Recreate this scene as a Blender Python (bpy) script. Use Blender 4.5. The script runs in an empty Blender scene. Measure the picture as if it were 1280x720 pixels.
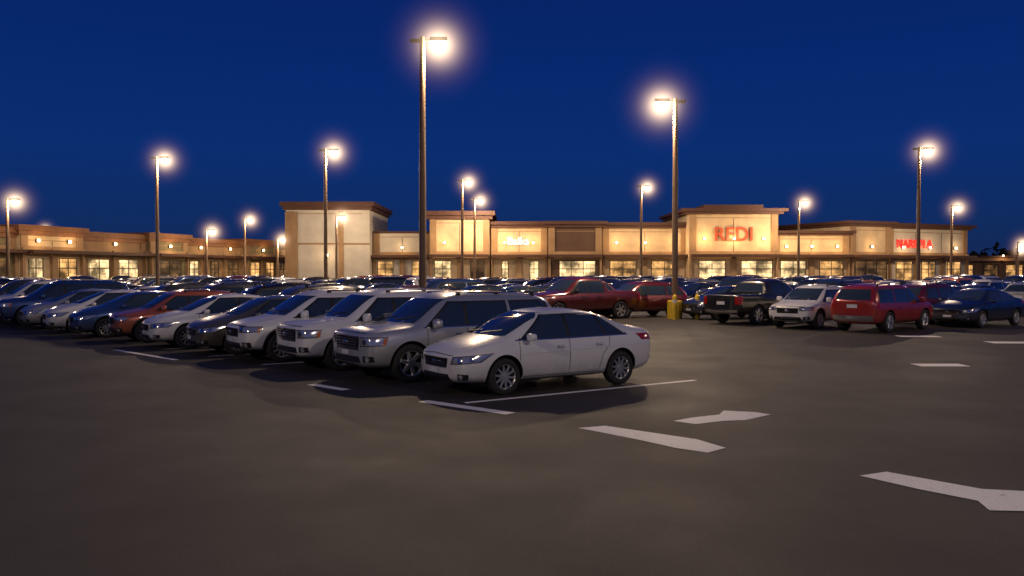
import bpy, bmesh, math, random
from mathutils import Vector, Matrix
from mathutils.bvhtree import BVHTree
random.seed(7)
scene = bpy.context.scene
COL = scene.collection
scene.view_settings.view_transform = 'Standard'
scene.view_settings.look = 'None'
scene.view_settings.exposure = 0
scene.view_settings.gamma = 1

# ------------------------------------------------------------------ materials
def new_mat(name):
    m = bpy.data.materials.new(name); m.use_nodes = True
    nt = m.node_tree
    b = nt.nodes.get('Principled BSDF')
    return m, nt, b

def simple(name, col, rough=0.6, metal=0.0, emis=None, estr=0.0, coat=0.0, vary=0.12, scale=3.0, bump=0.0):
    m, nt, b = new_mat(name)
    b.inputs['Roughness'].default_value = rough
    b.inputs['Metallic'].default_value = metal
    b.inputs['Coat Weight'].default_value = coat
    tc = nt.nodes.new('ShaderNodeTexCoord')
    n = nt.nodes.new('ShaderNodeTexNoise'); n.inputs['Scale'].default_value = scale
    n.inputs['Detail'].default_value = 6
    nt.links.new(tc.outputs['Object'], n.inputs['Vector'])
    r = nt.nodes.new('ShaderNodeValToRGB')
    r.color_ramp.elements[0].position = 0.3; r.color_ramp.elements[1].position = 0.7
    r.color_ramp.elements[0].color = tuple(c*(1-vary) for c in col)+(1,)
    r.color_ramp.elements[1].color = tuple(min(1, c*(1+vary)) for c in col)+(1,)
    nt.links.new(n.outputs['Fac'], r.inputs['Fac'])
    nt.links.new(r.outputs['Color'], b.inputs['Base Color'])
    if emis:
        b.inputs['Emission Color'].default_value = tuple(emis)+(1,)
        b.inputs['Emission Strength'].default_value = estr
    if bump > 0:
        bp = nt.nodes.new('ShaderNodeBump'); bp.inputs['Strength'].default_value = bump
        bp.inputs['Distance'].default_value = 0.02
        n2 = nt.nodes.new('ShaderNodeTexNoise'); n2.inputs['Scale'].default_value = scale*12
        nt.links.new(tc.outputs['Object'], n2.inputs['Vector'])
        nt.links.new(n2.outputs['Fac'], bp.inputs['Height'])
        nt.links.new(bp.outputs['Normal'], b.inputs['Normal'])
    return m

def paint(name, col, metal=0.0, rough=0.3):
    m, nt, b = new_mat(name)
    b.inputs['Metallic'].default_value = metal
    b.inputs['Coat Weight'].default_value = 1.0
    b.inputs['Coat IOR'].default_value = 1.7
    b.inputs['Coat Roughness'].default_value = 0.03
    tc = nt.nodes.new('ShaderNodeTexCoord')
    sep = nt.nodes.new('ShaderNodeSeparateXYZ')
    nt.links.new(tc.outputs['Object'], sep.inputs[0])
    n = nt.nodes.new('ShaderNodeTexNoise'); n.inputs['Scale'].default_value = 5; n.inputs['Detail'].default_value = 8
    nt.links.new(tc.outputs['Object'], n.inputs['Vector'])
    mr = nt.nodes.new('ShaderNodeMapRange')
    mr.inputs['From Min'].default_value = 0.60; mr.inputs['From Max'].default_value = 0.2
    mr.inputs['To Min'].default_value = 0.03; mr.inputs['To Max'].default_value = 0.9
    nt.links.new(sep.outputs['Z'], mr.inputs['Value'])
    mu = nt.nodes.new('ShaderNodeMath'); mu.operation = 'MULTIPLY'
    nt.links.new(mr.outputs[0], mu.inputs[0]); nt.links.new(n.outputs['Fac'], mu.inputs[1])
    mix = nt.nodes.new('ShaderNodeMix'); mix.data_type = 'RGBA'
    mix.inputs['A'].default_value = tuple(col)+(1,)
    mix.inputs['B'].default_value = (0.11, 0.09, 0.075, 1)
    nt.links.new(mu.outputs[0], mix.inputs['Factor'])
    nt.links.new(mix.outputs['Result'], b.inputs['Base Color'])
    ra = nt.nodes.new('ShaderNodeMapRange')
    ra.inputs['To Min'].default_value = rough; ra.inputs['To Max'].default_value = 0.75
    nt.links.new(mu.outputs[0], ra.inputs['Value'])
    nt.links.new(ra.outputs[0], b.inputs['Roughness'])
    return m

M_glass, _nt, _b = new_mat('car_glass')
_b.inputs['Base Color'].default_value = (0.030, 0.045, 0.052, 1); _b.inputs['Roughness'].default_value = 0.04
_b.inputs['IOR'].default_value = 1.8
_b.inputs['Coat Weight'].default_value = 1.0
M_black = simple('black_plastic', (0.012, 0.012, 0.013), 0.5)
M_lens, _nt, _b = new_mat('headlight_lens')
_b.inputs['Base Color'].default_value = (0.55, 0.57, 0.6, 1); _b.inputs['Roughness'].default_value = 0.12
_b.inputs['Metallic'].default_value = 0.6; _b.inputs['Coat Weight'].default_value = 1
M_tail, _nt, _b = new_mat('taillight_red')
_b.inputs['Base Color'].default_value = (0.35, 0.008, 0.006, 1); _b.inputs['Roughness'].default_value = 0.12
_b.inputs['Coat Weight'].default_value = 1
M_chrome = simple('chrome_trim', (0.7, 0.7, 0.71), 0.15, 1.0, vary=0.03)
M_tyre = simple('tyre_rubber', (0.015, 0.015, 0.015), 0.8, bump=0.2)
M_alloy = simple('alloy_rim', (0.6, 0.6, 0.6), 0.3, 0.8, vary=0.08)
M_plate = simple('licence_plate', (0.6, 0.62, 0.65), 0.4)
M_under = simple('wheel_well', (0.006, 0.006, 0.006), 0.9)
M_amber = simple('amber_reflector', (0.5, 0.14, 0.01), 0.2, coat=1)
SLOTS = [None, M_glass, M_black, M_lens, M_tail, M_chrome, M_tyre, M_alloy, M_plate, M_under, M_amber]
PAINT, GLASS, BLACK, LENS, TAIL, CHROME, TYRE, ALLOY, PLATE, UNDER, AMBER = range(11)

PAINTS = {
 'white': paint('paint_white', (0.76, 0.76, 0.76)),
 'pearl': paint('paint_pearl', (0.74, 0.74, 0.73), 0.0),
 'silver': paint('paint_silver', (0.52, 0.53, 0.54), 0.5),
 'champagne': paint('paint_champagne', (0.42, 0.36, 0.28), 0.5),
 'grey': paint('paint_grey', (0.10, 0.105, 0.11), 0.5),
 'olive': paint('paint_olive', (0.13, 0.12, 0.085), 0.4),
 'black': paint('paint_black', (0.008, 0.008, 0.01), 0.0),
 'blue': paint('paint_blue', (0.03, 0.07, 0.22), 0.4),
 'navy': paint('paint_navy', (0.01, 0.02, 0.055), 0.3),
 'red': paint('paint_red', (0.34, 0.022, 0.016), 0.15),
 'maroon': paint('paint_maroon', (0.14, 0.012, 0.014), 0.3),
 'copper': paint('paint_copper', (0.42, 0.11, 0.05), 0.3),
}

# ------------------------------------------------------------------ car builder
class CarBuilder:
    def __init__(s): s.v = []; s.f = []; s.m = []
    def add(s, verts, faces, mat):
        o = len(s.v); s.v += [tuple(x) for x in verts]
        for f in faces: s.f.append(tuple(i+o for i in f)); s.m.append(mat)

def loft(stations):
    verts, faces = [], []
    NP = 8
    rings = []
    for st in stations:
        x, bl, zb, w, zt, y5, z5, z7 = st
        prof = [(0, zb), (w*0.84, zb), (w*0.965, zb+0.14), (w, zb+0.14+(zt-zb-0.14)*0.62), (w*0.955, zt),
                (y5, z5), (y5*0.58, z5+(z7-z5)*0.78), (0, z7)]
        ring = []
        for sgn in (1, -1):
            for i, (y, z) in enumerate(prof):
                if sgn == -1 and i in (0, NP-1):
                    ring.append(ring[i]); continue
                xx = x + bl*(1-(y/max(w, .01))**2)
                ring.append(len(verts)); verts.append((xx, y*sgn, z))
        rings.append(ring)
    for k in range(len(rings)-1):
        a, b = rings[k], rings[k+1]
        for i in range(NP-1):
            faces.append((a[i], a[i+1], b[i+1], b[i]))
            j = NP+i
            faces.append((a[j+1], a[j], b[j], b[j+1]))
    for k, sgn in ((0, 1), (len(rings)-1, -1)):
        r = rings[k]; st = stations[k]
        cent = [r[0]]
        for i in range(1, NP-1):
            _, y, z = verts[r[i]]
            cent.append(len(verts)); verts.append((st[0]+st[1], 0, z))
        cent.append(r[NP-1])
        for i in range(NP-1):
            q = [r[i], r[i+1], cent[i+1], cent[i]]; p = [cent[i], cent[i+1], r[NP+i+1], r[NP+i]]
            q = list(dict.fromkeys(q)); p = list(dict.fromkeys(p))
            if sgn == 1: q.reverse(); p.reverse()
            faces.append(tuple(q)); faces.append(tuple(p))
    return verts, faces

def cyl_y(cx, cz, r, y0, y1, n=40):
    v = []; f = []
    for y in (y0, y1):
        for i in range(n):
            a = 2*math.pi*i/n
            v.append((cx+r*math.cos(a), y, cz+r*math.sin(a)))
    for i in range(n):
        j = (i+1) % n
        f.append((i, j, n+j, n+i))
    f.append(tuple(range(n-1, -1, -1))); f.append(tuple(range(n, 2*n)))
    return v, f

def boxvf(x0, x1, y0, y1, z0, z1):
    v = [(x0,y0,z0),(x1,y0,z0),(x1,y1,z0),(x0,y1,z0),(x0,y0,z1),(x1,y0,z1),(x1,y1,z1),(x0,y1,z1)]
    f = [(0,3,2,1),(4,5,6,7),(0,1,5,4),(1,2,6,5),(2,3,7,6),(3,0,4,7)]
    return v, f

def add_wheel(B, cx, cy, r, w, side, nsp=10):
    n = 40; h = w/2
    prof_t = [(.66, h-.012), (.70, h), (.80, h+.004), (.93, h-.004), (.985, h*.82), (1, h*.5), (1, -h*.5), (.985, -h*.82), (.93, -h), (.66, -h)]
    prof_r = [(.67, h-.012), (.655, h-.004), (.63, h-.012), (.61, h-.05), (.60, h-.11)]
    prof_d = [(.61, h-.11), (.2, h-.10), (0.01, h-.10)]
    for prof, mt in ((prof_t, TYRE), (prof_r, ALLOY), (prof_d, UNDER)):
        v = []; f = []
        for (rr, yy) in prof:
            for i in range(n):
                a = 2*math.pi*i/n
                v.append((cx+rr*r*math.cos(a), cy+yy*side, r+rr*r*math.sin(a)))
        for k in range(len(prof)-1):
            for i in range(n):
                j = (i+1) % n
                q = (k*n+i, k*n+j, (k+1)*n+j, (k+1)*n+i)
                f.append(q if side > 0 else q[::-1])
        B.add(v, f, mt)
    for k in range(nsp):
        a0 = 2*math.pi*(k+.25)/nsp
        def P(rad, off, y):
            c, s_ = math.cos(a0), math.sin(a0)
            return (cx+rad*c-off*s_, cy+y*side, r+rad*s_+off*c)
        w0, w1 = .034*r/.33, .020*r/.33
        if nsp <= 6: w0, w1 = .055, .04
        v = [P(.08*r, -w0, h-.05), P(.08*r, w0, h-.05), P(.64*r, w1, h-.035), P(.64*r, -w1, h-.035),
             P(.08*r, -w0*.6, h-.018), P(.08*r, w0*.6, h-.018), P(.64*r, w1*.7, h-.010), P(.64*r, -w1*.7, h-.010)]
        f = [(0,1,2,3),(7,6,5,4),(0,4,5,1),(1,5,6,2),(2,6,7,3),(3,7,4,0)]
        B.add(v, f, ALLOY)
    v, f = cyl_y(cx, r, .17*r, cy+(h-.06)*side, cy+(h-.008)*side, 16)
    B.add(v, f, ALLOY)

def make_car(kind, S):
    verts, faces = loft(S['st'])
    me = bpy.data.meshes.new('tmp'); me.from_pydata(verts, [], faces); me.update()
    bm = bmesh.new(); bm.from_mesh(me); bmesh.ops.recalc_face_normals(bm, faces=bm.faces); bm.to_mesh(me); bm.free()
    ob = bpy.data.objects.new('tmp', me); COL.objects.link(ob)
    m = ob.modifiers.new('s', 'SUBSURF'); m.levels = 3; m.render_levels = 3
    cv, cf = [], []
    R = S['r']+S.get('gap', .055)
    for wx in S['wx']:
        for sd in (1, -1):
            v, f = cyl_y(wx, S['r']+.01, R, sd*(S['hw']-.36), sd*1.4, 48)
            o = len(cv); cv += v; cf += [tuple(i+o for i in q) for q in f]
    if 'bed' in S:
        v, f = boxvf(*S['bed']); o = len(cv); cv += v; cf += [tuple(i+o for i in q) for q in f]
    cm = bpy.data.meshes.new('cut'); cm.from_pydata(cv, [], cf)
    bm = bmesh.new(); bm.from_mesh(cm); bmesh.ops.recalc_face_normals(bm, faces=bm.faces); bm.to_mesh(cm); bm.free()
    co = bpy.data.objects.new('cut', cm); COL.objects.link(co)
    dg = bpy.context.evaluated_depsgraph_get(); dg.update()
    me0 = bpy.data.meshes.new_from_object(ob.evaluated_get(dg))
    bvh = BVHTree.FromPolygons([v.co.copy() for v in me0.vertices], [tuple(p.vertices) for p in me0.polygons])
    b = ob.modifiers.new('b', 'BOOLEAN'); b.operation = 'DIFFERENCE'; b.object = co; b.solver = 'EXACT'
    dg = bpy.context.evaluated_depsgraph_get(); dg.update()
    me1 = bpy.data.meshes.new_from_object(ob.evaluated_get(dg))
    B = CarBuilder()
    B.v = [tuple(v.co) for v in me1.vertices]
    for p in me1.polygons:
        c = p.center; mt = PAINT
        for wx in S['wx']:
            if math.hypot(c.x-wx, c.z-S['r']-.01) < R+.003 and abs(c.y) > S['hw']-.38: mt = UNDER
        if c.z < S['st'][5][2]+.03 and abs(p.normal.z) > .7: mt = UNDER
        if 'bed' in S:
            q = S['bed']
            if q[0]-.01 < c.x < q[1]+.01 and abs(c.y) < q[3]+.01 and c.z < q[5] and c.z > q[4]-.01 and c.z < 1.3 and (p.normal.z>0.9 and c.z<1.0 or abs(p.normal.z)<.3): mt = BLACK
        B.f.append(tuple(p.vertices)); B.m.append(mt)
    bpy.data.objects.remove(ob); bpy.data.objects.remove(co)

    def proj(P, D, off):
        D = Vector(D).normalized(); P = Vector(P)
        h = bvh.ray_cast(P-D*3, D)
        if h[0] is None:
            h = bvh.find_nearest(P)
        n = h[1]
        if n.dot(D) > 0: n = -n
        return h[0]+n*off
    def patch(c, D, mat, off=.004, nu=14, nv=6, mirror=True):
        c = [Vector(q) for q in c]
        for sd in ((1, -1) if mirror else (1,)):
            v = []; f = []
            for j in range(nv+1):
                for i in range(nu+1):
                    u, t = i/nu, j/nv
                    P = (c[0]*(1-u)+c[1]*u)*(1-t)+(c[3]*(1-u)+c[2]*u)*t
                    q = proj(P, D, off); v.append((q.x, q.y*sd, q.z))
            for j in range(nv):
                for i in range(nu):
                    q = (j*(nu+1)+i, j*(nu+1)+i+1, (j+1)*(nu+1)+i+1, (j+1)*(nu+1)+i)
                    f.append(q)
            B.add(v, f, mat)
    def ribbon(pts, D, mat=BLACK, w=.008, off=.002, mirror=True, step=.06):
        P = [Vector(p) for p in pts]; L = []
        for a, b_ in zip(P[:-1], P[1:]):
            n = max(1, int((b_-a).length/step))
            L += [a.lerp(b_, i/n) for i in range(n)]
        L.append(P[-1]); Dn = Vector(D).normalized()
        for sd in ((1, -1) if mirror else (1,)):
            v = []; f = []
            for i, q in enumerate(L):
                t = (L[min(i+1, len(L)-1)]-L[max(i-1, 0)]).normalized()
                s_ = t.cross(Dn).normalized()*w/2
                for g in (q-s_, q+s_):
                    k = proj(g, D, off); v.append((k.x, k.y*sd, k.z))
            for i in range(len(L)-1): f.append((2*i, 2*i+1, 2*i+3, 2*i+2))
            B.add(v, f, mat)
    def blob(c, s_, mat, mirror=True, n=10, sq=.6):
        for sd in ((1, -1) if mirror else (1,)):
            v = []; f = []
            for j in range(n+1):
                ph = math.pi*j/n - math.pi/2
                for i in range(2*n):
                    th = math.pi*i/n
                    def pw(x): return math.copysign(abs(x)**sq, x)
                    x = pw(math.cos(ph))*pw(math.cos(th)); y = pw(math.cos(ph))*pw(math.sin(th)); z = pw(math.sin(ph))
                    v.append((c[0]+x*s_[0], (c[1]+y*s_[1])*sd, c[2]+z*s_[2]))
            for j in range(n):
                for i in range(2*n):
                    k = (i+1) % (2*n)
                    q = (j*2*n+i, j*2*n+k, (j+1)*2*n+k, (j+1)*2*n+i)
                    f.append(q if sd > 0 else q[::-1])
            B.add(v, f, mat)
    def rings(cx, y0, cz, rad, D, mat, off, n=20):
        for sd in (1, -1):
            v = []; f = []
            c = proj((cx, y0, cz), D, off+.004); v.append((c.x, c.y*sd, c.z))
            Dn = Vector(D).normalized(); U = Dn.cross(Vector((0, 0, 1))).normalized()
            for i in range(n):
                a = 2*math.pi*i/n
                q = proj(Vector((cx, y0, cz))+U*rad*math.cos(a)+Vector((0, 0, 1))*rad*math.sin(a), D, off)
                v.append((q.x, q.y*sd, q.z))
            for i in range(n): f.append((0, 1+i, 1+(i+1) % n))
            B.add(v, f, mat)
    S['detail'](patch, ribbon, blob, proj, rings, B)
    for wx in S['wx']:
        zc = S['r']+.01
        arc = []
        for i in range(25):
            a = math.radians(-12+204*i/24)
            arc.append((wx+(R+S['lip']/2)*math.cos(a), S['hw'], zc+(R+S['lip']/2)*math.sin(a)))
        ribbon(arc, (0, -1, 0), S['lipmat'], S['lip'], .006)
    for wx in S['wx']:
        for sd in (1, -1):
            add_wheel(B, wx, sd*(S['hw']-S.get('inset', .135)), S['r'], S['tw'], sd, S['nsp'])
    me = bpy.data.meshes.new(kind+'_mesh'); me.from_pydata(B.v, [], B.f)
    for i, mt in enumerate(SLOTS): me.materials.append(mt if mt else PAINTS['white'])
    for p, mt in zip(me.polygons, B.m): p.material_index = mt; p.use_smooth = True
    me.update()
    me.set_sharp_from_angle(angle=math.radians(38))
    return me

def sedan_detail(patch, ribbon, blob, proj, rings, B):
    Y = (0, -1, 0); w = .9
    patch([(1.06,w,.935),(-1.52,w,.955),(-.92,w,1.375),(.36,w,1.39)], Y, BLACK, .003, 30, 8)
    patch([(.93,w,.965),(-.05,w,.965),(-.05,w,1.355),(.36,w,1.355)], Y, GLASS, .007, 14, 8)
    patch([(-.12,w,.965),(-.93,w,.975),(-.82,w,1.325),(-.12,w,1.355)], Y, GLASS, .007, 14, 8)
    patch([(-.98,w,.98),(-1.36,w,.985),(-1.02,w,1.24),(-.89,w,1.30)], Y, GLASS, .007, 8, 8)
    # body-coloured pillar strip between the doors and chrome belt line
    ribbon([(1.10,w,.942),(0,w,.942),(-1.5,w,.955)], Y, CHROME, .016, .009)
    ribbon([(.99,w,.97),(.40,w,1.375),(-.2,w,1.385),(-.9,w,1.355),(-1.44,w,.985)], Y, PAINT, .022, .010)
    patch([(1.5,.66,1.03),(1.5,-.66,1.03),(.4,-.55,1.40),(.4,.55,1.40)], (-1,0,-.05), GLASS, .004, 24, 12, False)
    patch([(-1.8,.60,1.13),(-1.8,-.60,1.13),(-1,-.52,1.39),(-1,.52,1.39)], (1,0,-.05), GLASS, .004, 20, 10, False)
    ribbon([(3,.05,1.04),(3,.45,1.10)], (-1,0,0), BLACK, .016, .014, False)
    ribbon([(3,-.5,1.04),(3,-.08,1.09)], (-1,0,0), BLACK, .016, .014, False)
    ribbon([(1.02,w,.93),(1.03,w,.55),(.93,w,.30)], Y, BLACK, .011)
    ribbon([(-.085,w,.94),(-.085,w,.30)], Y, BLACK, .011)
    ribbon([(-1.06,w,.95),(-1.02,w,.78),(-.86,w,.60),(-.80,w,.34)], Y, BLACK, .011)
    ribbon([(.93,w,.30),(-.80,w,.30)], Y)
    ribbon([(1.0,w,.70),(-1.9,w,.78)], Y, PAINT, .02, .007)
    ribbon([(.9,w,.235),(-.85,w,.235)], Y, BLACK, .05, .004)
    ribbon([(1.25,.66,1.2),(1.7,.64,1.2),(2.05,.55,1.2)], (0,0,-1), BLACK, .009)
    ribbon([(2.3,.55,.705),(2.3,0,.735)], (-1,0,0), BLACK, .012)
    ribbon([(-2.3,.62,.60),(-2.3,0,.60)], (1,0,0), BLACK, .012)
    ribbon([(-1.66,.62,1.3),(-2.1,.60,1.3)], (0,0,-1), BLACK, .009)
    for x in (.12, -.78):
        h = proj((x, w, .80), Y, .012)
        blob((x, h.y, h.z), (.085, .016, .014), PAINT)
        ribbon([(x-.08,w,.80),(x+.08,w,.80)], Y, BLACK, .045, .003)
    blob((.86, 1.0, 1.0), (.07, .10, .065), PAINT); blob((.82, .93, .965), (.04, .05, .03), BLACK)
    D = (-.75, -.62, 0)
    patch([(2.17,.44,.555),(1.80,.84,.60),(1.55,.86,.75),(2.10,.46,.69)], D, BLACK, .004, 16, 8)
    patch([(2.16,.47,.572),(1.83,.83,.612),(1.60,.86,.738),(2.09,.49,.675)], D, LENS, .008, 16, 8)
    rings(2.02,.60,.632,.052, D, BLACK, .013); rings(2.02,.60,.632,.04, D, CHROME, .016)
    rings(1.86,.72,.655,.040, D, BLACK, .013); rings(1.86,.72,.655,.03, D, CHROME, .016)
    X = (-1, 0, 0)
    patch([(2.3,.39,.49),(2.3,-.39,.49),(2.3,-.43,.665),(2.3,.43,.665)], X, CHROME, .004, 20, 6, False)
    patch([(2.3,.365,.51),(2.3,-.365,.51),(2.3,-.405,.645),(2.3,.405,.645)], X, BLACK, .012, 20, 6, False)
    for z in (.548, .578, .608): ribbon([(2.3,.37,z),(2.3,0,z)], X, CHROME, .009, .018)
    blob(tuple(proj((2.3,0,.578), X, .01)), (.012,.06,.045), CHROME, False)
    patch([(2.3,.50,.27),(2.3,-.50,.27),(2.3,-.44,.385),(2.3,.44,.385)], X, BLACK, .006, 20, 6, False)
    for z in (.31, .345): ribbon([(2.3,.44,z),(2.3,0,z)], X, UNDER, .008, .012)
    patch([(2.3,.16,.40),(2.3,-.16,.40),(2.3,-.16,.485),(2.3,.16,.485)], X, PLATE, .014, 6, 3, False)
    patch([(2.1,.58,.30),(2.0,.74,.31),(2.0,.76,.40),(2.1,.60,.41)], D, BLACK, .006, 8, 4)
    rings(2.08,.655,.355,.038, D, LENS, .012)
    D = (.75, -.62, 0)
    patch([(-2.2,.46,.83),(-1.85,.86,.84),(-1.80,.88,.96),(-2.15,.44,.96)], D, TAIL, .006, 12, 6)
    patch([(-2.3,.26,.64),(-2.3,-.26,.64),(-2.3,-.26,.77),(-2.3,.26,.77)], (1,0,0), PLATE, .008, 6, 3, False)
    ribbon([(-2.3,.44,.81),(-2.3,0,.81)], (1,0,0), CHROME, .02, .01)
    patch([(-2.2,.6,.30),(-2.2,-.6,.30),(-2.2,-.6,.40),(-2.2,.6,.40)], (1,0,0), BLACK, .006, 12, 4, False)

def suvish(S):
    def det(patch, ribbon, blob, proj, rings, B):
        Y = (0,-1,0); w = S['hw']; zb = S['belt']; zr = S['wtop']; N = S['nose']
        ws0, ws1 = S['ws']
        rx0, rx1 = S['rear_win']
        patch([(ws0-.10,w,zb+.02),(rx0,w,zb+.03),(rx1,w,zr),(ws1-.02,w,zr)], Y, BLACK, .003, 30, 8)
        b1 = S['bp']; b2 = S['cp']
        patch([(ws0-.24,w,zb+.05),(b1+.04,w,zb+.05),(b1+.04,w,zr-.035),(ws1-.04,w,zr-.035)], Y, GLASS, .007, 14, 8)
        patch([(b1-.04,w,zb+.05),(b2+.04,w,zb+.055),(b2+.06,w,zr-.035),(b1-.04,w,zr-.035)], Y, GLASS, .007, 14, 8)
        if rx0 < b2-.25:
            patch([(b2-.05,w,zb+.06),(rx0+.07,w,zb+.07),(rx1+.07,w,zr-.05),(b2-.03,w,zr-.035)], Y, GLASS, .007, 12, 8)
            ribbon([(b2-.02,w,zb+.04),(b2+.0,w,zr-.01)], Y, PAINT, .07, .012)
        ribbon([(ws0-.08,w,zb+.022),(rx0,w,zb+.03)], Y, S['trim'], .018, .009)
        zc = S['cowl']
        patch([(3,w*.74,zc+.05),(3,-w*.74,zc+.05),(3,-w*.66,S['top']-.075),(3,w*.66,S['top']-.075)], (-1,0,-.02), GLASS, .004, 24, 12, False)
        r0, r1 = S['rg']
        patch([(-3,w*.70,r0),(-3,-w*.70,r0),(-3,-w*.60,r1),(-3,w*.60,r1)], (1,0,-.02), GLASS, .005, 20, 10, False)
        ribbon([(3,.05,zc+.055),(3,.55,zc+.12)], (-1,0,0), BLACK, .02, .014, False)
        ribbon([(3,-.6,zc+.055),(3,-.1,zc+.11)], (-1,0,0), BLACK, .02, .014, False)
        sl = S['sill']
        ribbon([(ws0-.16,w,zb),(ws0-.14,w,.7),(ws0-.2,w,sl)], Y, BLACK, .012)
        ribbon([(b1,w,zb),(b1,w,sl)], Y, BLACK, .012)
        ribbon([(b2,w,zb+.03),(b2+.03,w,.95),(b2+.22,w,.75),(b2+.3,w,sl)], Y, BLACK, .012)
        ribbon([(ws0-.2,w,sl),(b2+.3,w,sl)], Y)
        ribbon([(S['wx'][0]+S['r']+.1,w,sl-.055),(S['wx'][1]-S['r']-.1,w,sl-.055)], Y, BLACK, .10, .006)
        for x in (b1+.2, b2+.28):
            h = proj((x, w, zb-.14), Y, .014)
            blob((x, h.y, h.z), (.10, .018, .017), S['handle'])
            ribbon([(x-.09,w,zb-.14),(x+.09,w,zb-.14)], Y, BLACK, .05, .003)
        blob((ws0-.30, w+.10, zb+.10), (.08,.115,.10), S['mirror']); blob((ws0-.32, w+.01, zb+.05), (.05,.06,.035), BLACK)
        ribbon([(ws0+.05,w*.76,2),(N-.35,w*.72,2)], (0,0,-1), BLACK, .01)
        ribbon([(ws0+.1,w*.42,2),(N-.35,w*.38,2)], (0,0,-1), PAINT, .03, .010)
        X = (-1,0,0); g0, g1, gw = S['grille']
        ribbon([(3,w*.7,g1+.06),(3,0,g1+.07)], X, BLACK, .014)
        patch([(3,gw,g0),(3,-gw,g0),(3,-gw*1.05,g1),(3,gw*1.05,g1)], X, CHROME if S['gchrome'] else BLACK, .005, 20, 8, False)
        patch([(3,gw-.035,g0+.03),(3,-gw+.035,g0+.03),(3,-gw*1.05+.035,g1-.03),(3,gw*1.05-.035,g1-.03)], X, BLACK, .014, 20, 8, False)
        nb = S['bars']
        for i in range(nb):
            z = g0+.03+(g1-g0-.06)*(i+.5)/nb
            ribbon([(3,gw-.04,z),(3,0,z)], X, CHROME if S['gchrome'] else UNDER, .02, .022)
        blob(tuple(proj((3,0,(g0+g1)/2), X, .02)), (.015,.09,.05), CHROME, False)
        hz0, hz1, hi = S['head']
        D = (-.8,-.58,0)
        patch([(N,hi,hz0),(N-.26,w-.01,hz0+.02),(N-.34,w,hz1),(N,hi-.01,hz1)], D, BLACK, .006, 16, 8)
        patch([(N,hi+.02,hz0+.02),(N-.25,w-.02,hz0+.035),(N-.32,w,hz1-.015),(N,hi+.01,hz1-.02)], D, LENS, .011, 16, 8)
        rings(N-.04,hi+.12,(hz0+hz1)/2,.055, D, BLACK, .016); rings(N-.04,hi+.12,(hz0+hz1)/2,.043, D, CHROME, .019)
        patch([(N-.24,w,hz0+.03),(N-.31,w,hz0+.03),(N-.36,w,hz1-.03),(N-.28,w,hz1-.03)], (-.4,-.9,0), AMBER, .016, 5, 4)
        b0, b1z = S['low']
        patch([(3,w*.62,b0),(3,-w*.62,b0),(3,-w*.56,b1z),(3,w*.56,b1z)], X, BLACK, .007, 20, 6, False)
        patch([(3,w*.5,b0-.06),(3,-w*.5,b0-.06),(3,-w*.5,b0-.02),(3,w*.5,b0-.02)], X, CHROME, .012, 14, 3, False)
        patch([(3,.16,b1z+.02),(3,-.16,b1z+.02),(3,-.16,b1z+.11),(3,.16,b1z+.11)], X, PLATE, .02, 6, 3, False)
        patch([(N-.02,w*.66,b0+.02),(N-.15,w*.88,b0+.03),(N-.15,w*.88,b1z+.02),(N-.02,w*.66,b1z+.02)], D, BLACK, .008, 8, 5)
        rings(N-.08,w*.77,(b0+b1z)/2+.02,.05, D, LENS, .014)
        T = S['tail']; XR = S['xr']
        patch([(XR,w*.74,T[0]),(XR+.16,w,T[0]),(XR+.18,w,T[1]),(XR,w*.72,T[1])], (.75,-.66,0), TAIL, .009, 10, 8)
        patch([(-3,.2,T[0]-.02),(-3,-.2,T[0]-.02),(-3,-.2,T[0]+.11),(-3,.2,T[0]+.11)], (1,0,0), PLATE, .01, 6, 3, False)
        patch([(-3,w*.8,.42),(-3,-w*.8,.42),(-3,-w*.8,.62),(-3,w*.8,.62)], (1,0,0), BLACK if not S['gchrome'] else CHROME, .008, 14, 4, False)
        ribbon([(-3,w*.74,.68),(-3,0,.68)], (1,0,0), BLACK, .014)
        if S.get('rails'):
            a, b_ = S['rails']
            for sd in (1,-1):
                v, f = boxvf(a, b_, sd*w*.62-.018, sd*w*.62+.018, S['top']-.01, S['top']+.02); B.add(v, f, CHROME if S['gchrome'] else BLACK)
                for x in (a+.05, (a+b_)/2, b_-.05):
                    v, f = boxvf(x-.05, x+.05, sd*w*.62-.014, sd*w*.62+.014, S['top']-.10, S['top']-.012); B.add(v, f, BLACK)
    S['detail'] = det
    return S

sedan = dict(hw=.90, r=.325, tw=.20, wx=(-1.33, 1.33), lip=.018, lipmat=PAINT, nsp=10, detail=sedan_detail, gap=.05, st=[
 (-2.22,-.10,.42,.74,.86,.64,.95,.98), (-2.12,-.10,.28,.85,.91,.72,1.03,1.06), (-1.85,-.06,.22,.895,.94,.74,1.07,1.11),
 (-1.60,-.05,.20,.90,.94,.70,1.09,1.14), (-1.0,0,.19,.90,.94,.635,1.35,1.42), (-.25,0,.19,.90,.93,.65,1.41,1.49),
 (.38,0,.19,.90,.925,.645,1.39,1.465), (.82,.05,.19,.90,.92,.69,1.19,1.25), (1.22,.12,.19,.90,.91,.73,.98,1.04), (1.45,.11,.19,.895,.88,.73,.94,.995),
 (1.85,.10,.20,.88,.80,.70,.86,.90), (2.10,.12,.22,.83,.70,.64,.76,.79), (2.20,.12,.32,.75,.60,.58,.66,.68)])

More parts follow.
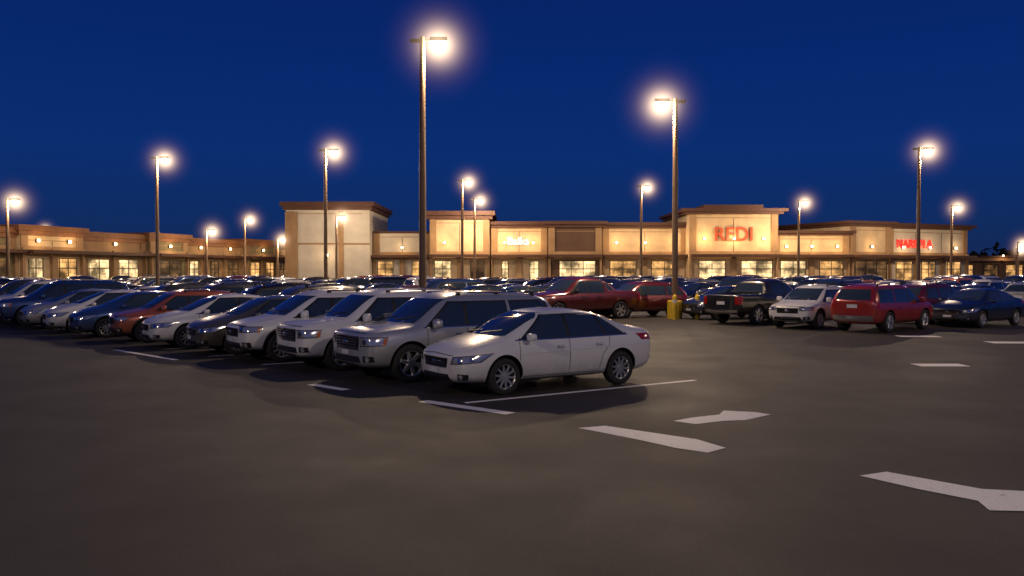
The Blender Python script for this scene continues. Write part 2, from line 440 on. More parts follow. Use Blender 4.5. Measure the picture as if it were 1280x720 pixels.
suv = suvish(dict(hw=.96, r=.385, tw=.24, wx=(-1.42, 1.42), lip=.05, lipmat=PAINT, nsp=6, belt=1.06, wtop=1.60, xr=-2.4, nose=2.3,
 ws=(1.2,.5), rear_win=(-2.15,-2.0), bp=.12, cp=-.95, trim=CHROME, cowl=1.16, top=1.77, rg=(1.20,1.60), sill=.42, handle=CHROME, mirror=PAINT,
 grille=(.66,.94,.52), gchrome=True, bars=4, head=(.74,.93,.56), low=(.42,.54), tail=(.92,1.20), rails=(-1.8,.2), st=[
 (-2.38,-.05,.45,.86,1.05,.78,1.10,1.13), (-2.28,-.06,.32,.93,1.08,.78,1.30,1.34), (-2.10,-.05,.30,.96,1.09,.74,1.62,1.68),
 (-1.75,0,.29,.96,1.09,.75,1.69,1.76), (-1.0,0,.28,.96,1.08,.765,1.71,1.80), (-.1,0,.28,.96,1.07,.77,1.72,1.81), (.50,0,.28,.96,1.07,.76,1.68,1.77),
 (.86,.05,.28,.96,1.065,.79,1.42,1.49), (1.20,.10,.28,.96,1.06,.82,1.13,1.19), (1.5,.09,.28,.96,1.04,.82,1.10,1.15), (2.0,.08,.28,.95,1.0,.79,1.06,1.09),
 (2.24,.09,.31,.92,.94,.76,1.01,1.03), (2.32,.09,.42,.86,.86,.72,.93,.95)]))

cross = suvish(dict(hw=.92, r=.355, tw=.22, wx=(-1.33, 1.33), lip=.05, lipmat=BLACK, nsp=10, belt=1.0, wtop=1.48, xr=-2.22, nose=2.2,
 ws=(1.15,.40), rear_win=(-1.95,-1.65), bp=.05, cp=-.95, trim=BLACK, cowl=1.07, top=1.65, rg=(1.17,1.50), sill=.38, handle=PAINT, mirror=PAINT,
 grille=(.60,.80,.42), gchrome=False, bars=3, head=(.70,.85,.46), low=(.34,.47), tail=(.86,1.05), rails=(-1.5,.1), st=[
 (-2.20,-.07,.44,.80,.96,.70,1.03,1.06), (-2.12,-.08,.30,.88,1.0,.72,1.16,1.20), (-1.90,-.06,.26,.92,1.02,.70,1.38,1.44),
 (-1.60,0,.25,.92,1.02,.68,1.53,1.60), (-.9,0,.25,.92,1.01,.70,1.60,1.68), (-.2,0,.25,.92,1.0,.71,1.61,1.69), (.42,0,.25,.92,.995,.70,1.56,1.65),
 (.80,.05,.25,.92,.99,.74,1.30,1.37), (1.18,.12,.25,.92,.98,.76,1.04,1.10), (1.45,.11,.25,.915,.95,.76,1.0,1.05), (1.85,.10,.26,.90,.90,.72,.94,.98),
 (2.10,.11,.30,.85,.82,.67,.87,.89), (2.18,.11,.40,.77,.73,.62,.78,.80)]))

pickup = suvish(dict(hw=.99, r=.40, tw=.25, wx=(-1.62, 1.80), lip=.05, lipmat=PAINT, nsp=6, belt=1.16, wtop=1.72, xr=-2.85, nose=2.72,
 ws=(1.28,.62), rear_win=(-.72,-.70), bp=.25, cp=-.68, trim=BLACK, cowl=1.26, top=1.88, rg=(1.36,1.70), sill=.50, handle=BLACK, mirror=BLACK,
 grille=(.74,1.06,.56), gchrome=True, bars=3, head=(.80,1.04,.60), low=(.48,.60), tail=(.85,1.16), bed=(-2.68,-.98,-.76,.76,.78,2.4), st=[
 (-2.83,-.02,.50,.92,1.12,.90,1.19,1.20), (-2.76,-.02,.42,.98,1.16,.93,1.25,1.26), (-2.0,0,.40,.99,1.17,.93,1.27,1.28), (-1.1,0,.40,.99,1.17,.93,1.27,1.28),
 (-.92,0,.40,.99,1.17,.91,1.28,1.30), (-.84,0,.40,.99,1.17,.80,1.72,1.78), (-.5,0,.38,.99,1.17,.79,1.80,1.88), (.1,0,.38,.99,1.17,.80,1.82,1.91),
 (.62,0,.38,.99,1.17,.79,1.79,1.88), (.95,.05,.38,.99,1.17,.82,1.54,1.61), (1.28,.09,.38,.99,1.17,.85,1.23,1.28), (1.6,.09,.38,.99,1.15,.86,1.20,1.24), (2.3,.08,.38,.98,1.12,.84,1.17,1.19),
 (2.66,.08,.42,.96,1.06,.82,1.12,1.13), (2.74,.08,.50,.90,.96,.78,1.02,1.03)]))

MESH = {'sedan': make_car('sedan', sedan), 'suv': make_car('suv', suv), 'cross': make_car('crossover', cross), 'pickup': make_car('pickup', pickup)}
NAME = {'sedan': 'parked_sedan', 'suv': 'parked_suv', 'cross': 'parked_crossover', 'pickup': 'pickup_truck'}
CARS = []
def place(kind, x, y, ang, color, sc=1.0):
    ob = bpy.data.objects.new(NAME[kind], MESH[kind]); COL.objects.link(ob)
    ob.location = (x, y, 0); ob.rotation_euler = (0, 0, math.radians(ang)); ob.scale = sc if isinstance(sc, tuple) else (sc, sc, sc)
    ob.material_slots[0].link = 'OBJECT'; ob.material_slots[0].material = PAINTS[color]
    CARS.append((x, y)); return ob

H = 215
place('sedan', .50, 15.65, 213, 'pearl', (.96, .98, .98))
place('suv', -1.30, 17.45, H, 'silver', (.97, .97, .95))
place('suv', -2.98, 19.3, H, 'white', (.96, .97, .96))
place('cross', -4.75, 21.0, H, 'white')
place('sedan', -6.35, 22.7, H, 'olive')
place('sedan', -8.3, 24.5, H, 'white')
place('cross', -10.3, 26.3, H, 'copper', .93)
rowA = ['blue','white','silver','blue','white','grey','silver','white','navy']
for i, c in enumerate(rowA):
    place(random.choice(['sedan','cross','suv']) if i else 'sedan', -12.3-1.9*i, 28.2+1.9*i, H+random.uniform(-2, 2), c)
place('pickup', 3.0, 37.6, 213, 'maroon')
place('cross', 6.0, 39.6, 205, 'maroon')
place('sedan', 9.9, 38.2, 205, 'navy')
place('pickup', 10.5, 35.2, 38, 'black', .97)
place('cross', 11.65, 32.4, 225, 'white', .97)
place('suv', 13.55, 30.6, 40, 'red', .95)
place('cross', 17.6, 35.2, 35, 'maroon')
place('sedan', 18.3, 33.0, 215, 'navy')

LAMPS = [ # x, y, height, arm dir
 (-3.4, 32, 11.0, 1), (7.35, 37.9, 9.9, -1), (29, 60, 11.0, 1), (-27, 64, 10.9, 1), (-13.3, 60, 10.9, 1), (-4.8, 81, 11.0, 1),
 (-4.0, 90, 10.0, 1), (13.2, 86, 11.0, 1), (30, 88, 9.6, 1), (46, 88, 9.1, 1), (-39.6, 66, 7.9, 1), (-32, 88, 6.6, 1), (-30.5, 96, 8.3, 1),
 (-26.5, 95, 6.0, 1), (-18.8, 90, 8.2, 1), (-75, 134, 9.2, 1), (62, 103, 5.8, 1), (72, 120, 5.5, 1),(66,140,5.2,1)]

cols = ['white']*4+['silver']*4+['grey']*4+['black']*5+['navy']*5+['blue']*3+['maroon','champagne','pearl','olive','copper']
kinds = ['sedan']*4+['cross']*4+['suv']*3+['pickup']
r_ = Vector((-.7071, .7071)); n_ = Vector((.7071, .7071)); P0 = Vector((-3.15, 19.1))
smin = {0: 2.75, 1: 4.0, 2: 3.5}
for ri, off in enumerate([5.6, 16.5, 21.7, 32.0, 37.2, 47.5, 52.7, 63, 68.2, 78.5, 83.7]):
    for k in range(-26, 34):
        s = k + (.7 if ri == 0 else .3)
        if ri in smin and s < smin[ri]: continue
        p = P0 + r_*2.7*s + n_*off + Vector((random.uniform(-.15, .15), random.uniform(-.15, .15)))
        x, y = p
        if y > 84 or y < 21: continue
        if abs(x)/y > .68: continue
        if x < -50+(y-52)*.307+9: continue
        if ri > 2 and x > 0 and y < 37: continue
        if any(math.hypot(x-l[0], y-l[1]) < 1.9 for l in LAMPS): continue
        if any(math.hypot(x-c[0], y-c[1]) < 2.3 for c in CARS): continue
        if random.random() < .05: continue
        a = H if ri in (1, 3, 5, 7, 9) else H-180
        if ri == 0 and k < 5: col = 'grey' if k == 3 else 'black'; kd = 'cross'
        else: col = random.choice(cols); kd = random.choice(kinds)
        place(kd, x, y, a+random.uniform(-3, 3), col, random.uniform(.95, 1.02))

# ------------------------------------------------------------------ generic mesh helpers
def mesh_obj(name, verts, faces, mat, parent=None, smooth=False):
    me = bpy.data.meshes.new(name); me.from_pydata(verts, [], faces); me.update()
    me.materials.append(mat)
    if smooth:
        for p in me.polygons: p.use_smooth = True
        me.set_sharp_from_angle(angle=math.radians(40))
    ob = bpy.data.objects.new(name, me); COL.objects.link(ob)
    if parent: ob.parent = parent
    return ob
def box(name, x0, x1, y0, y1, z0, z1, mat, parent=None):
    v, f = boxvf(x0, x1, y0, y1, z0, z1)
    return mesh_obj(name, v, f, mat, parent)
def boxes(name, L, mat, parent=None):
    V, F = [], []
    for b in L:
        v, f = boxvf(*b); o = len(V); V += v; F += [tuple(i+o for i in q) for q in f]
    return mesh_obj(name, V, F, mat, parent)
def lathe(name, prof, mat, parent=None, n=16, cx=0, cy=0):
    V, F = [], []
    for r, z in prof:
        for i in range(n):
            a = 2*math.pi*i/n; V.append((cx+r*math.cos(a), cy+r*math.sin(a), z))
    for k in range(len(prof)-1):
        for i in range(n):
            j = (i+1) % n; F.append((k*n+i, k*n+j, (k+1)*n+j, (k+1)*n+i))
    F.append(tuple(range(n-1, -1, -1))); F.append(tuple(range((len(prof)-1)*n, len(prof)*n)))
    return mesh_obj(name, V, F, mat, parent, True)
def empty(name, loc, rz=0):
    e = bpy.data.objects.new(name, None); COL.objects.link(e); e.location = loc; e.rotation_euler = (0, 0, rz); e.empty_display_size = .5
    return e

# ------------------------------------------------------------------ ground
m, nt, b = new_mat('asphalt')
tc = nt.nodes.new('ShaderNodeTexCoord')
def noise(scale, detail=6, rough=.6):
    n = nt.nodes.new('ShaderNodeTexNoise'); n.inputs['Scale'].default_value = scale; n.inputs['Detail'].default_value = detail
    n.inputs['Roughness'].default_value = rough
    nt.links.new(tc.outputs['Object'], n.inputs['Vector']); return n
def ramp(src, p0, p1, c0, c1):
    r = nt.nodes.new('ShaderNodeValToRGB'); r.color_ramp.elements[0].position = p0; r.color_ramp.elements[1].position = p1
    r.color_ramp.elements[0].color = (c0,)*3+(1,); r.color_ramp.elements[1].color = (c1,)*3+(1,)
    nt.links.new(src, r.inputs['Fac']); return r
def mul(a, b_):
    x = nt.nodes.new('ShaderNodeMix'); x.data_type = 'RGBA'; x.blend_type = 'MULTIPLY'; x.inputs['Factor'].default_value = 1
    nt.links.new(a, x.inputs['A']); nt.links.new(b_, x.inputs['B']); return x.outputs['Result']
big = ramp(noise(.12, 5).outputs['Fac'], .3, .7, .86, 1.0)
mid = ramp(noise(1.1, 8, .7).outputs['Fac'], .3, .72, .86, 1.0)
fine = ramp(noise(45, 5, .85).outputs['Fac'], .32, .68, .35, 1.0)
wn = nt.nodes.new('ShaderNodeVectorMath'); wn.operation = 'ADD'
ns = noise(1.2, 6); sc_ = nt.nodes.new('ShaderNodeVectorMath'); sc_.operation = 'SCALE'; sc_.inputs['Scale'].default_value = .9
nt.links.new(ns.outputs['Color'], sc_.inputs[0]); nt.links.new(tc.outputs['Object'], wn.inputs[0]); nt.links.new(sc_.outputs[0], wn.inputs[1])
v2 = nt.nodes.new('ShaderNodeTexVoronoi'); v2.inputs['Scale'].default_value = .35
nt.links.new(wn.outputs[0], v2.inputs['Vector'])
oil = ramp(v2.outputs['Distance'], .05, .22, .75, 1.0)
base = nt.nodes.new('ShaderNodeRGB'); base.outputs[0].default_value = (.056, .049, .047, 1)
c = mul(base.outputs[0], big.outputs[0]); c = mul(c, mid.outputs[0]); c = mul(c, fine.outputs[0]); c = mul(c, oil.outputs[0])
nt.links.new(c, b.inputs['Base Color'])
rr = ramp(noise(.5, 5).outputs['Fac'], .3, .7, .62, .74); nt.links.new(rr.outputs[0], b.inputs['Roughness'])
b.inputs['Specular IOR Level'].default_value = .35
bp = nt.nodes.new('ShaderNodeBump'); bp.inputs['Strength'].default_value = .6; bp.inputs['Distance'].default_value = .012
nt.links.new(noise(50, 5, .8).outputs['Fac'], bp.inputs['Height']); nt.links.new(bp.outputs[0], b.inputs['Normal'])
M_asph = m
G = 1500
mesh_obj('parking_lot_ground', [(-G,-G,0),(G,-G,0),(G,G,0),(-G,G,0)], [(0,1,2,3)], M_asph)

m, nt, b = new_mat('road_paint')
tc = nt.nodes.new('ShaderNodeTexCoord')
w1 = ramp(noise(9, 8, .75).outputs['Fac'], .30, .42, .4, 1.0); w2 = ramp(noise(60, 4).outputs['Fac'], .3, .6, .8, 1.0)
base = nt.nodes.new('ShaderNodeRGB'); base.outputs[0].default_value = (.86, .85, .83, 1)
nt.links.new(mul(mul(base.outputs[0], w1.outputs[0]), w2.outputs[0]), b.inputs['Base Color']); b.inputs['Roughness'].default_value = .6
M_rp = m
def marking(name, pts):
    mesh_obj(name, [(x, y, .005) for x, y in pts], [tuple(range(len(pts)))], M_rp)
def strip(name, a, b_, w):
    a = Vector(a); b_ = Vector(b_); t = (b_-a).normalized(); s = Vector((-t.y, t.x))*w/2
    marking(name, [a-s, b_-s, b_+s, a+s])
marking('painted_lane_arrow', [(.89,11.25),(1.24,10.86),(1.59,10.45),(1.94,9.98),(2.27,9.71),(2.55,9.98),(2.31,10.5),(1.96,10.81),(1.27,11.42)])
marking('painted_lane_arrow', [(2.27,11.79),(2.53,11.54),(2.98,11.79),(3.30,11.85),(3.81,12.32),(3.64,12.53),(3.20,12.67),(3.05,12.32),(2.58,12.05)])
marking('painted_lane_arrow', [(3.58,8.61),(3.92,8.08),(4.27,7.66),(4.2,7.35),(4.83,7.3),(4.95,7.99),(4.54,8.08),(3.93,8.78)])
strip('stall_line', (-.75,13.42), (3.55,16.25), .13)
strip('stall_line', (-1.45,13.62), (-.02,12.4), .22)
strip('stall_line', (-3.75,15.65), (-2.95,14.9), .2)
strip('stall_line', (-10.7,22.6), (-8.0,20.0), .16)
strip('stall_line', (9.1,18.9), (10.2,18.9), .55)
strip('stall_line', (12.6,27.4), (13.9,27.3), .6)
strip('stall_line', (14.2,25.0), (15.6,24.9), .7)
hd = Vector((-.819, -.574))
for off in (0, 16.5, 32, 47.5, 63):
    for k in range(1, 22):
        p = P0 + r_*2.7*(k-.5 if off == 0 else k-.2) + n_*off
        if off == 0 or (p.y > 37 and abs(p.x)/p.y < .7 and p.x > -50+(p.y-52)*.307+8):
            strip('stall_line', p-hd*6.8, p+hd*1.9, .11)

# ------------------------------------------------------------------ street lamps
M_pole = simple('bronze_pole', (.16, .10, .06), .5, .2)
M_conc = simple('concrete', (.33, .31, .28), .9, bump=.4)
M_yel = simple('safety_yellow_paint', (.60, .40, .02), .6)
M_head = simple('lamp_housing', (.06, .05, .045), .5, .3)
m, nt, b = new_mat('lamp_lens'); b.inputs['Emission Color'].default_value = (1, .84, .60, 1); b.inputs['Emission Strength'].default_value = 60
M_bulb = m
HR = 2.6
m = bpy.data.materials.new('added_lamp_bloom'); m.use_nodes = True; nt = m.node_tree; nt.nodes.clear()  # added glowing volume that imitates lens bloom round each lamp head
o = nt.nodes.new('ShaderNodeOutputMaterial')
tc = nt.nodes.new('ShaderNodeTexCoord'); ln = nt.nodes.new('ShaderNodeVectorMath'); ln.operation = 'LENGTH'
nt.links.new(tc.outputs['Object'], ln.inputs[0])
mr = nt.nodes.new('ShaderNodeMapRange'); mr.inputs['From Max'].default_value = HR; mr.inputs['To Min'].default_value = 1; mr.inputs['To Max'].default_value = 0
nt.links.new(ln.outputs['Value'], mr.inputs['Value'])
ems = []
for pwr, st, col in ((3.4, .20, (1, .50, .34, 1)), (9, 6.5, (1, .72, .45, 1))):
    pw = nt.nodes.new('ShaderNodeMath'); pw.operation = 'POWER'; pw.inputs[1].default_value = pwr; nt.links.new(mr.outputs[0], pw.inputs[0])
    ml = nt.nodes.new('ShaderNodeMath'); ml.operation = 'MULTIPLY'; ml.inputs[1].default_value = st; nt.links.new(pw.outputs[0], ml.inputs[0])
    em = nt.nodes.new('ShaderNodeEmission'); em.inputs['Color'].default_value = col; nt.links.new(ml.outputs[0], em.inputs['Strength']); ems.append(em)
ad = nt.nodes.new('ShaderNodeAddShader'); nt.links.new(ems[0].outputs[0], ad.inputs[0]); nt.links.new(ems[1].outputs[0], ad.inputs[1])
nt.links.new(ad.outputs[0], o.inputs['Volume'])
M_bloom = m
bm = bmesh.new(); bmesh.ops.create_icosphere(bm, subdivisions=2, radius=HR); bloom_me = bpy.data.meshes.new('bloom'); bm.to_mesh(bloom_me); bm.free(); bloom_me.materials.append(M_bloom)
def street_lamp(x, y, h, sd, power=2600, yellow=False, bloom=True, col=(1, .72, .46)):
    e = empty('street_lamp', (x, y, 0))
    lathe('pole', [(.14, .7), (.13, h*.5), (.10, h)], M_pole, e, 12)
    lathe('base', [(.34, 0), (.34, .78), (.30, .82)], M_yel if yellow else M_conc, e, 20)
    box('base_plate', -.2, .2, -.2, .2, .82, .86, M_pole, e)
    a0, a1 = sorted((sd*.30, sd*.95)); c0, c1 = sorted((0, sd*.30))
    boxes('arm', [(c0, c1, -.035, .035, h-.16, h-.08)], M_pole, e)
    boxes('head', [(a0, a1, -.2, .2, h-.20, h-.04)], M_head, e)
    V = []; F = []; n = 16
    cx = (a0+a1)/2
    for j in range(7):
        ph = math.pi/2*j/6
        for i in range(n):
            t = 2*math.pi*i/n
            V.append((cx+.31*math.cos(ph)*math.cos(t), .19*math.cos(ph)*math.sin(t), h-.205-.32*math.sin(ph)))
    for j in range(6):
        for i in range(n):
            k = (i+1) % n; F.append((j*n+k, j*n+i, (j+1)*n+i, (j+1)*n+k))
    mesh_obj('lens', V, F, M_bulb, e, True)
    if h > 9.8:
        b0, b1 = sorted((-sd*.1, -sd*.45)); boxes('bracket', [(b0, b1, -.08, .08, h-.2, h-.08)], M_head, e)
    ld = bpy.data.lights.new('lamp_light', 'POINT'); ld.energy = power; ld.color = col; ld.shadow_soft_size = .2
    lo = bpy.data.objects.new('lamp_light', ld); COL.objects.link(lo); lo.parent = e; lo.location = (cx, 0, h-.80)
    if bloom:
        ho = bpy.data.objects.new('added_lamp_bloom', bloom_me); COL.objects.link(ho); ho.parent = e; ho.location = (cx, 0, h-.3)
    return e
for i, (x, y, h, sd) in enumerate(LAMPS):
    street_lamp(x, y, h, sd, 2800 if i < 10 else 900, i == 1)
for dx, dy in ((.9, -.5), (-.2, -1.0)):
    e = empty('bollard', (7.35+dx, 37.9+dy, 0)); lathe('post', [(.10, 0), (.10, 1.0), (.07, 1.08), (.02, 1.11)], M_yel, e, 16); lathe('reflective_band', [(.104, .75), (.104, .87)], M_plate, e, 16)
# unseen extra lamps, added behind and beside the photographer to light foreground cars
street_lamp(14, -3, 11, -1, 3000, bloom=False, col=(1, .80, .60))
street_lamp(-16, -2, 11, 1, 3600, bloom=False, col=(1, .77, .55))
street_lamp(30, 24, 11, -1, 2600, bloom=False)

# ------------------------------------------------------------------ buildings
M_cream = simple('cream_stucco', (.50, .38, .24), .85, bump=.3, scale=.9, vary=.16)
M_white = simple('pale_stucco', (.50, .46, .39), .85, bump=.3, scale=.7, vary=.12)
M_tan = simple('tan_stucco', (.30, .19, .10), .85, bump=.3, scale=.8, vary=.16)
M_brown = simple('brown_panel', (.10, .055, .035), .8, scale=.8)
M_olive = simple('olive_stucco', (.17, .14, .075), .85, scale=.8, vary=.2)
M_cap = simple('brown_cornice', (.075, .03, .018), .7)
M_fascia = simple('rust_fascia', (.20, .085, .035), .7, vary=.2)
M_stone = simple('stone_veneer', (.24, .19, .14), .9, scale=2.5, vary=.35)
M_frame = simple('window_frame', (.03, .025, .02), .5)
def window_mat(name, col, strg):
    m, nt, b = new_mat(name)
    tc = nt.nodes.new('ShaderNodeTexCoord')
    br = nt.nodes.new('ShaderNodeTexBrick'); br.inputs['Scale'].default_value = 1.0
    br.inputs['Brick Width'].default_value = .9; br.inputs['Row Height'].default_value = .5; br.inputs['Mortar Size'].default_value = .03
    br.inputs['Color1'].default_value = (1, 1, 1, 1); br.inputs['Color2'].default_value = (.25, .25, .25, 1); br.inputs['Mortar'].default_value = (.1, .1, .1, 1)
    mp = nt.nodes.new('ShaderNodeMapping'); mp.inputs['Rotation'].default_value = (math.radians(90), 0, 0)
    nt.links.new(tc.outputs['Object'], mp.inputs['Vector']); nt.links.new(mp.outputs[0], br.inputs['Vector'])
    n = nt.nodes.new('ShaderNodeTexNoise'); n.inputs['Scale'].default_value = .7; n.inputs['Detail'].default_value = 6
    nt.links.new(tc.outputs['Object'], n.inputs['Vector'])
    r = nt.nodes.new('ShaderNodeValToRGB'); r.color_ramp.elements[0].position = .38; r.color_ramp.elements[1].position = .62
    r.color_ramp.elements[0].color = tuple(.12*k for k in col)+(1,); r.color_ramp.elements[1].color = tuple(col)+(1,)
    nt.links.new(n.outputs['Fac'], r.inputs['Fac'])
    mx = nt.nodes.new('ShaderNodeMix'); mx.data_type = 'RGBA'; mx.blend_type = 'MULTIPLY'; mx.inputs['Factor'].default_value = .7
    nt.links.new(r.outputs[0], mx.inputs['A']); nt.links.new(br.outputs[0], mx.inputs['B'])
    nt.links.new(mx.outputs['Result'], b.inputs['Emission Color']); b.inputs['Emission Strength'].default_value = strg
    b.inputs['Base Color'].default_value = (.02, .02, .02, 1); b.inputs['Roughness'].default_value = .1
    return m
M_win = window_mat('lit_shop_window', (1, .52, .17), 1.7)
M_winb = window_mat('bright_shop_window', (1, .68, .32), 2.6)
M_wind = window_mat('dim_shop_window', (1, .5, .18), .3)
M_sconce = simple('sconce_lens', (.8, .7, .5), .4, emis=(1, .70, .36), estr=25)
M_red = simple('red_sign_letters', (.6, .02, .02), .4, emis=(1, .03, .02), estr=1.0)
M_org = simple('orange_sign_letters', (.35, .06, .02), .5, emis=(1, .12, .03), estr=.10)
M_whs = simple('white_sign_letters', (.8, .8, .75), .4, emis=(1, .9, .7), estr=.8)

def wall_light(e, x, y, z, p):
    box('sconce', x-.12, x+.12, y-.23, y-.02, z-.15, z+.15, M_head, e)
    box('sconce_lens', x-.09, x+.09, y-.36, y-.232, z-.10, z+.10, M_sconce, e)
    ld = bpy.data.lights.new('wall_light', 'POINT'); ld.energy = p; ld.color = (1, .62, .28); ld.shadow_soft_size = .3
    lo = bpy.data.objects.new('wall_light', ld); COL.objects.link(lo); lo.parent = e; lo.location = (x, y-1.2, z)

def sign(e, txt, x, z, size, mat, y=-.12):
    cu = bpy.data.curves.new('sign_letters', 'FONT'); cu.body = txt; cu.size = size; cu.extrude = .06; cu.align_x = 'CENTER'; cu.offset = .03
    cu.materials.append(mat)
    o = bpy.data.objects.new('sign_letters', cu); COL.objects.link(o); o.parent = e; o.location = (x, y, z); o.rotation_euler = (math.radians(90), 0, 0)

def section(e, x0, x1, h, wall, y=0, cap=.8, over=.6, depth=14, lower=None, lights=0, lp=160, front='shop', lz=5.0, bays=None, wins=None, capm=None):
    box('wall', x0, x1, y, y+depth, 0, h-cap, wall, e)
    if cap > 0:
        boxes('cornice', [(x0-over, x1+over, y-over, y+depth, h-cap*.55, h), (x0-over*.55, x1+over*.55, y-over*.55, y+depth-.1, h-cap+.002, h-cap*.55-.002)], capm or M_cap, e)
    lower = lower or M_tan
    L = x1-x0
    n = bays or max(1, round(L/4.2)); bw = L/n
    if front == 'shop':
        zt = 3.5
        boxes('pilasters', [(x0+i*bw-.28 if i else x0+.02, x0+i*bw+.28 if i < n else x1-.02, y-.35, y-.003, 1.0, zt+.75) for i in range(n+1)], lower, e)
        boxes('pilaster_bases', [(x0+i*bw-.36 if i else x0-.02, x0+i*bw+.36 if i < n else x1+.02, y-.45, y-.005, 0, .998) for i in range(n+1)], M_stone, e)
        boxes('canopy', [(x0+.05, x1-.05, y-1.5, y-.37, zt+.25, zt+.55)], M_cap, e)
        boxes('lintel_band', [(x0+.05, x1-.05, y-.10, y-.004, zt, zt+.9)], lower, e)
        # end piers and upper panel joints
        boxes('end_piers', [(x0+.03, x0+.75, y-.16, y-.003, zt+.902, h-cap-.003), (x1-.75, x1-.03, y-.16, y-.003, zt+.902, h-cap-.003)], lower, e)
        if n > 1: boxes('panel_joints', [(x0+i*bw-.03, x0+i*bw+.03, y-.02, y-.004, zt+.91, h-cap-.5) for i in range(1, n)], M_frame, e)
        for i in range(n):
            wdw = random.uniform(.5, 1.3)
            a = x0+i*bw+wdw; b_ = x0+(i+1)*bw-random.uniform(.5, 1.3)
            mt = random.choice(wins or [M_win, M_win, M_winb, M_wind])
            box('window', a, b_, y-.06, y-.006, .3, zt-.15, mt, e)
            k = max(2, int((b_-a)/1.3))
            fr = [(a-.06, b_+.06, y-.12, y-.065, .22, .32), (a-.06, b_+.06, y-.12, y-.065, 2.4, 2.47), (a-.06, b_+.06, y-.12, y-.065, zt-.2, zt-.12)]
            boxes('window_rails', fr, M_frame, e)
            boxes('window_mullions', [(a+(b_-a)*j/k-.035, a+(b_-a)*j/k+.035, y-.128, y-.067, .33, zt-.21) for j in range(k+1)], M_frame, e)
    elif front == 'blank':
        box('wainscot', x0-.03, x1+.03, y-.08, y-.003, 0, 1.1, M_stone, e)
        box('band', x0-.02, x1+.02, y-.07, y-.003, h*.52, h*.52+.18, lower, e)
    boxes('reveal', [(x0+.77, x1-.77, y-.03, y-.002, h-cap-.45, h-cap-.38)], lower, e)
    for i in range(lights):
        wall_light(e, x0+(i+.5)*L/lights, y, lz, lp)

FY = 95
e = empty('tower_store_building', (-25.5, FY, 0))
section(e, 0, 9.4, 10.0, M_white, cap=.9, front='blank', lights=1, lp=50, lz=4.0)
boxes('corner_pilasters', [(-.10, 1.3, -.18, -.085, .0, 8.9), (5.9, 6.5, -.14, -.085, .0, 9.0)], M_tan, e)
section(e, 9.5, 16.2, 6.8, M_white, y=2, cap=.25, over=.1, front='shop', lights=1, lp=60, lz=4.9)
e = empty('retail_store_building', (-9.2, FY, 0))
section(e, 0, 6.7, 8.9, M_cream, y=-1, cap=.9, front='shop', lights=2, lp=110, lz=5.4)
section(e, 6.8, 13.2, 7.8, M_cream, y=0, cap=.7, front='shop', lights=2, lp=130, lz=5.4, wins=[M_win, M_winb])
sign(e, 'Balks', 9.9, 5.2, 1.2, M_whs)
section(e, 13.25, 19.3, 7.8, M_brown, y=-.6, cap=.7, front='shop', lights=0, wins=[M_winb])
e = empty('retail_store_building', (10.2, FY, 0))
section(e, 0, 9.6, 7.7, M_cream, y=0, cap=.65, front='shop', lights=3, lp=110, lz=5.4, lower=M_tan, wins=[M_win, M_winb])
e = empty('anchor_store_building', (19.6, FY, 0))
section(e, 0, 9.8, 9.1, M_cream, y=-2, cap=.6, over=.9, front='shop', lights=3, lp=190, lz=5.8, wins=[M_winb])
box('roof_peak', 1.5, 8.0, -2.6, 8, 9.103, 9.5, M_cap, e)
sign(e, 'REDI', 4.9, 5.6, 2.1, M_org, y=-2.12)
e = empty('retail_store_building', (29.5, FY, 0))
section(e, 0, 8.6, 6.75, M_cream, y=0, cap=.5, front='shop', lights=3, lp=100, lz=5.0, wins=[M_win, M_winb])
e = empty('corner_store_building', (38.2, FY, 0), math.radians(24))
section(e, 0, 6.2, 7.9, M_cream, cap=.6, front='shop', lights=1, lp=80, lz=5.0)
section(e, 6.3, 19.5, 7.8, M_white, y=.4, cap=.6, over=.8, front='shop', lights=3, lp=80, lz=5.0)
sign(e, 'MARSOLA', 10.5, 5.0, 1.3, M_red, y=.28)
p0 = Vector((-51, 48.5)); p1 = Vector((-30, 117)); u = p1-p0
e = empty('strip_mall_building', (p0.x, p0.y, 0), math.atan2(u.y, u.x))
L = u.length; xx = 0; i = 0
walls = [M_olive, M_tan, M_olive, M_cream, M_tan]
while xx < L-5:
    wd = [9, 6, 11, 7][i % 4]; wd = min(wd, L-xx)
    section(e, xx+.01, xx+wd-.01, 6.0+(.25 if i % 2 else 0), walls[i % 5], y=(-.5 if i % 2 else 0), cap=.9, over=.45, front='shop', lights=2 if i % 3 == 0 else 1, lp=80 if i % 2 else 35, lz=4.9,
            wins=[M_win, M_wind, M_wind, M_win, M_winb], capm=M_fascia)
    xx += wd; i += 1
boxes('sidewalk', [(-26, 52, FY-6, FY-2.75, 0, .14)], M_conc)

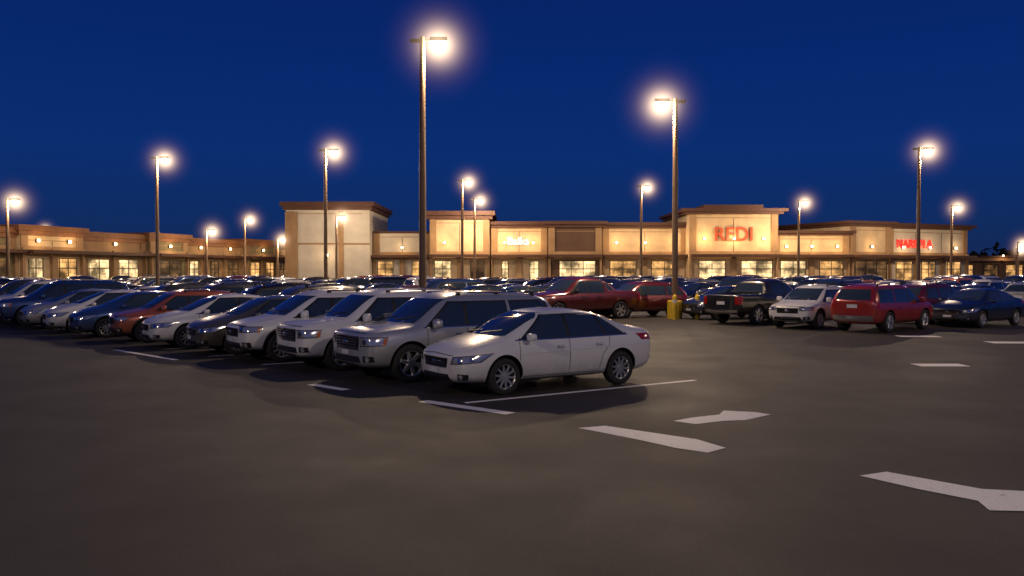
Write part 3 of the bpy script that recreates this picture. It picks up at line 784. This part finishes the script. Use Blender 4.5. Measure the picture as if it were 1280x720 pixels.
m, nt, b = new_mat('foliage_mass'); b.inputs['Base Color'].default_value = (.03, .04, .02, 1); b.inputs['Roughness'].default_value = .9
V, F = [], []
for k in range(5200):
    side = random.random()
    if side < .6: cx = random.uniform(55, 175)
    else: cx = random.uniform(-190, -60)
    top = 4.6+1.6*math.sin(cx*.21)+1.1*math.sin(cx*.57+1)+.7*math.sin(cx*1.3)
    c = Vector((cx, 170+random.uniform(-4, 4), random.uniform(0, 1)**.7*top+.3)); s = random.uniform(.4, .9)
    q = Matrix.Rotation(random.uniform(0, 6.28), 3, Vector((random.random(), random.random(), random.random()+.01)).normalized())
    o = len(V); V += [tuple(c+q@Vector(d)*s) for d in ((-1,-.6,0),(1,-.5,.2),(.6,.8,0),(-.7,.7,-.2))]; F.append((o,o+1,o+2,o+3))
mesh_obj('distant_trees', V, F, m)
e = empty('distant_warehouse_building', (75, 150, 0)); section(e, 0, 50, 5.0, M_tan, cap=.4, over=.2, front='shop', lights=2, lp=120, wins=[M_wind, M_win])

# ------------------------------------------------------------------ sky
w = bpy.data.worlds.new('World'); scene.world = w; w.use_nodes = True; nt = w.node_tree
bg = nt.nodes['Background']
tc = nt.nodes.new('ShaderNodeTexCoord'); sp = nt.nodes.new('ShaderNodeSeparateXYZ'); nt.links.new(tc.outputs['Generated'], sp.inputs[0])
r = nt.nodes.new('ShaderNodeValToRGB'); cr = r.color_ramp
cr.elements[0].position = 0; cr.elements[0].color = (.008, .021, .080, 1)
cr.elements[1].position = 1; cr.elements[1].color = (.001, .010, .07, 1)
for p, c in ((.06, (.005, .025, .12, 1)), (.14, (.003, .027, .165, 1)), (.25, (.0015, .020, .15, 1)), (.4, (.001, .013, .115, 1))):
    el = cr.elements.new(p); el.color = c
nt.links.new(sp.outputs['Z'], r.inputs['Fac'])
sky = nt.nodes.new('ShaderNodeTexSky'); sky.sky_type = 'NISHITA'; sky.sun_disc = False
sky.sun_elevation = math.radians(-4); sky.sun_rotation = math.radians(200)
mx = nt.nodes.new('ShaderNodeMix'); mx.data_type = 'RGBA'; mx.blend_type = 'ADD'; mx.inputs['Factor'].default_value = .05
nt.links.new(r.outputs[0], mx.inputs['A']); nt.links.new(sky.outputs[0], mx.inputs['B'])
nt.links.new(mx.outputs['Result'], bg.inputs['Color']); bg.inputs['Strength'].default_value = 1.0

# ------------------------------------------------------------------ camera
cd = bpy.data.cameras.new('camera'); cam = bpy.data.objects.new('camera', cd); COL.objects.link(cam)
cam.location = (0, 0, 2.1); cam.rotation_euler = (math.radians(90-1.09), 0, 0)
cd.lens = 36*1050/1280; cd.sensor_width = 36; cd.clip_end = 4000; cd.clip_start = .1
scene.camera = cam
print('CARS', len(CARS))
